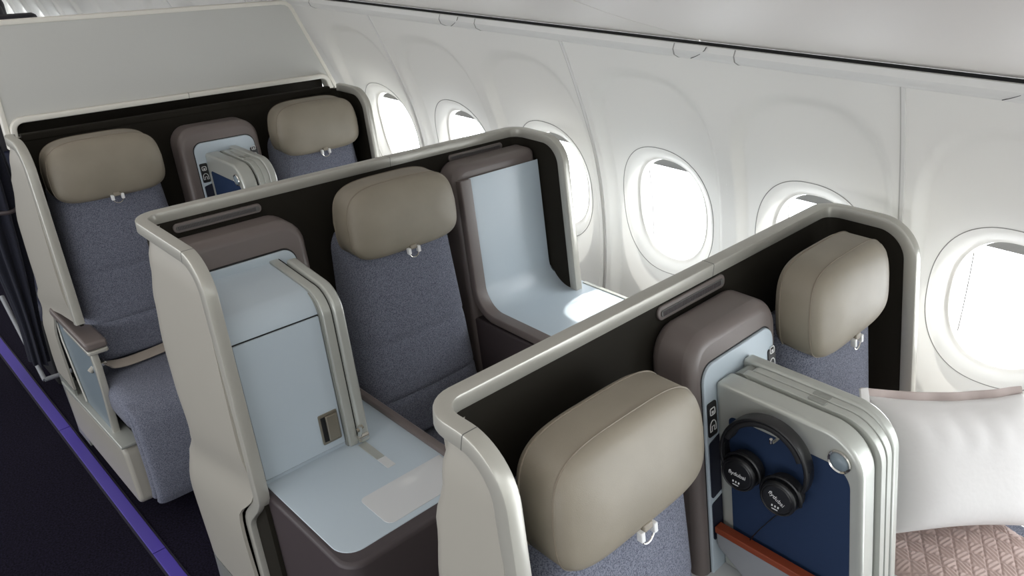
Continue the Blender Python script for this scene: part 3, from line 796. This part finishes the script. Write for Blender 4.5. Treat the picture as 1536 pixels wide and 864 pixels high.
for j, (cy, cz_, rot) in enumerate(((.042, -.026, 0), (-.040, -.034, -28))):
    def disc2(lv): return [[(-w, cy+r*math.cos(2*PI*i/48), cz_+r*math.sin(2*PI*i/48)) for i in range(48)] for r, w in lv]
    cup = MB().rings(disc2([(.028, -.018), (.033, -.014), (.033, .004), (.035, .008), (.0355, .016), (.034, .019), (.031, .0205), (.030, .0195), (.029, .0195), (.027, .0208), (.012, .0212), (.002, .0213)])).build('ear_cup', M['black2'], T, ang=30)
    MB().rings(disc2([(.020, -.019), (.030, -.024), (.036, -.018), (.037, -.008), (.035, -.001), (.03, .0)])).build('ear_pad', M['pad'], cup, ang=60)
    yk = MB().tube([(.0-.006, cy+.039*math.cos(a), cz_+.039*math.sin(a)) for a in [PI*i/16-.15 for i in range(18)]], .0035, 8).build('yoke', M['black2'], cup)
    # lettering faces the aisle: text x axis -> -y ... read from the aisle side
    Mx = Matrix(((0, 0, -1, -.0216), (-1, 0, 0, cy), (0, 1, 0, cz_+.002), (0, 0, 0, 1)))
    Rz = Matrix.Rotation(math.radians(rot), 4, 'Z')
    text_mesh('flydubai', .0118, 'lettering', M['white'], cup, Mx @ Rz, .0002)
    sm = MB()
    for t in (-.006, 0, .006):
        sm.box(-.0217, -.0212, cy+t-.0014, cy+t+.0014, cz_-.017, cz_-.013)
    sm.box(-.0217, -.0212, cy-.006, cy+.006, cz_-.0225, cz_-.0208)
    sm.build('small_mark', M['white'], cup, smooth=False)
MB().tube(cr([(.0, -.055, -.06), (.012, -.03, -.10), (.014, .0, -.16), (.016, .015, -.20)]), .0012, 6).build('cable', M['black2'], T)
# hook fixed to the slab
hk = MB(); hk.tube(cr([(1.17, .478, 1.075), (1.150, .478, 1.074), (1.122, .478, 1.076), (1.116, .478, 1.088)]), .003, 8)
hk.build('headphone_hook', M['chrome'], None)
hko = bpy.data.objects['headphone_hook']; tag(hko, 'small chrome hook that carries the black headphones', 'hook')

# ------------------------------------------------------------------ pillow and quilt on the front window seat
TL = Vector((1.49, .455, 1.020)); TR = Vector((1.80, .235, .985)); BL = Vector((1.415, .335, .765))
U = (TR-TL); V = (BL-TL); N = U.cross(V).normalized()
if N.y > 0: N = -N
T = thing('pillow', 'plump white pillow leaning on the quilt by the window', 'pillow', tuple(BL+U*.5))
base = Vector(T.location)
def pil(sgn):
    def f(s_, t_):
        u = math.sin(PI/2*(2*s_-1)); v = math.sin(PI/2*(2*t_-1))
        pin = 1-.07*(1-u*u)*abs(v)**2
        pu = .5+.5*u*(1-.07*(1-v*v)); pv = .5+.5*v*(1-.10*(1-u*u))
        th = .085*((1-u**4)*(1-v**4))**.5
        wr = .0018*math.sin(18*u+6*v+2*math.sin(5*v))*math.exp(-((v+.55)/.25)**2)*(1-u*u)
        return tuple(TL + U*pu + V*pv + N*(sgn*th+(wr if sgn > 0 else 0)) - base)
    return f
mb = MB(); mb.grid(pil(1), 60, 48); mb.grid(pil(-.45), 30, 24)
mb.build('pillow_body', M['pillow'], T, ang=180)
# hem flange along the top edge with a folded corner
hp_ = [tuple(TL + U*(-.02+1.03*t) + V*(-.012+.10*.42*math.sin(PI*t)) - N*.004 + N*.004*math.sin(25*t) - base) for t in [i/40 for i in range(41)]]
MB().sweep(hp_, [tuple(N)]*41, rect(-.004, .004, -.012, .012, .003, 3)).build('hem', M['pwelt'], T, ang=60)
cp = [tuple(TL + U*(-.03) + V*(t*.16-.05) + N*.01 - base) for t in [i/6 for i in range(7)]]
MB().sweep(cp, [tuple(N)]*7, rect(-.003, .003, -.012, .008, .002, 3)).build('corner_flap', M['pillow'], T, ang=60)

T = thing('quilt', 'folded mauve quilted blanket lying under the white pillow', 'blanket', (1.56, .24, .47))
def qs(s_, t_):
    u = 2*s_-1; v = 2*t_-1
    U_ = math.sin(PI/2*u)*.19; V_ = math.sin(PI/2*v)*.27
    e = max(0, (1-abs(math.sin(PI/2*u))**8)*(1-abs(math.sin(PI/2*v))**8))**.4
    # sewn squares filled with slanting ribs
    a = (U_*.9+V_*.45)/.030; b = (V_*.9-U_*.45)/.030
    ia, ib = math.floor(a), math.floor(b); fa, fb = a-ia, b-ib
    d = fa+fb if (ia+ib) % 2 else fa-fb
    rib = .5+.5*math.cos(2*PI*d*2.5)
    border = min(fa, 1-fa, fb, 1-fb); bd = sst(0, .10, border)
    h = .0045*bd*(.35+.65*rib)
    top = .245 + .01*math.sin(9*V_+2)+.006*math.sin(20*U_)
    slope = -.05*max(0, (-V_-.02)/.25)
    return (U_*1.0, V_, max(0.0, (top+slope+h)*e))
mb = MB(); mb.grid(qs, 300, 380)
mb.build('quilt_body', M['quilt'], T, ang=180)

# dark padded arm at the window side of the front row
o = MB().prism(rect(1.79, 1.90, -.30, .52, .02), flat, .40, .60).build('armrest', M['fabric'], seat_r1w, bevel=.02)
o.location = (-seat_r1w.location.x, -Y1_, 0)

# ------------------------------------------------------------------ camera
f = 1156.7
Xa = Vector((0.71315289, -0.30102386, 0.63308577)); Ya = Vector((-0.70100853, -0.30623883, 0.64405343)); Za = Vector((0, -0.90310709, -0.4294154))
right = Vector((Xa.x, Ya.x, Za.x)); down = Vector((Xa.y, Ya.y, Za.y)); fw = Vector((Xa.z, Ya.z, Za.z))
m3 = Matrix((right, -down, -fw)).transposed()
cam = bpy.data.cameras.new('camera'); co = bpy.data.objects.new('camera', cam); col.objects.link(co)
co.matrix_world = Matrix.Translation((0, 0, 1.92)) @ m3.to_4x4()
cam.sensor_width = 36; cam.lens = f/1536*36; cam.clip_start = .02
scene.camera = co

# ------------------------------------------------------------------ light
w = bpy.data.worlds.new('world'); scene.world = w; w.use_nodes = True
nt = w.node_tree; bg = nt.nodes['Background']
tc = nt.nodes.new('ShaderNodeTexCoord'); sp = nt.nodes.new('ShaderNodeSeparateXYZ'); nt.links.new(tc.outputs['Generated'], sp.inputs[0])
mr = nt.nodes.new('ShaderNodeMapRange'); mr.inputs[1].default_value = -.2; mr.inputs[2].default_value = .5; mr.inputs[3].default_value = .65; mr.inputs[4].default_value = 9.0
nt.links.new(sp.outputs['X'], mr.inputs[0]); nt.links.new(mr.outputs[0], bg.inputs['Strength'])
bg.inputs['Color'].default_value = (.93, .97, 1, 1)
def area(name, loc, rot, sx, sy, power, colr=(1, 1, 1)):
    l = bpy.data.lights.new(name, 'AREA'); l.shape = 'RECTANGLE'; l.size = sx; l.size_y = sy; l.energy = power; l.color = colr
    o = bpy.data.objects.new(name, l); col.objects.link(o); o.location = loc; o.rotation_euler = rot; return o
area('ceiling_light', (.25, 1.8, 2.15), (0, 0, 0), .5, 4.5, 7, (1, .96, .90))
area('ceiling_light', (.25, 6.5, 2.15), (0, 0, 0), .5, 4.5, 14, (1, .97, .93))
# added fill lamp standing in for the unmodelled windows across the cabin
area('far_side_fill', (-1.45, 2.6, 1.15), (0, -PI/2, 0), .45, 7.0, 48, (.97, .98, 1))
sun = bpy.data.lights.new('sun', 'SUN'); sun.energy = 7; sun.angle = .02; sun.color = (1, .97, .9)
so = bpy.data.objects.new('sun', sun); col.objects.link(so)
so.rotation_euler = Vector((1, -.12, 1.05)).to_track_quat('Z', 'Y').to_euler()

vs = scene.view_settings
vs.view_transform = 'Standard'; vs.look = 'None'; vs.gamma = 1; vs.use_curve_mapping = False; vs.exposure = 0
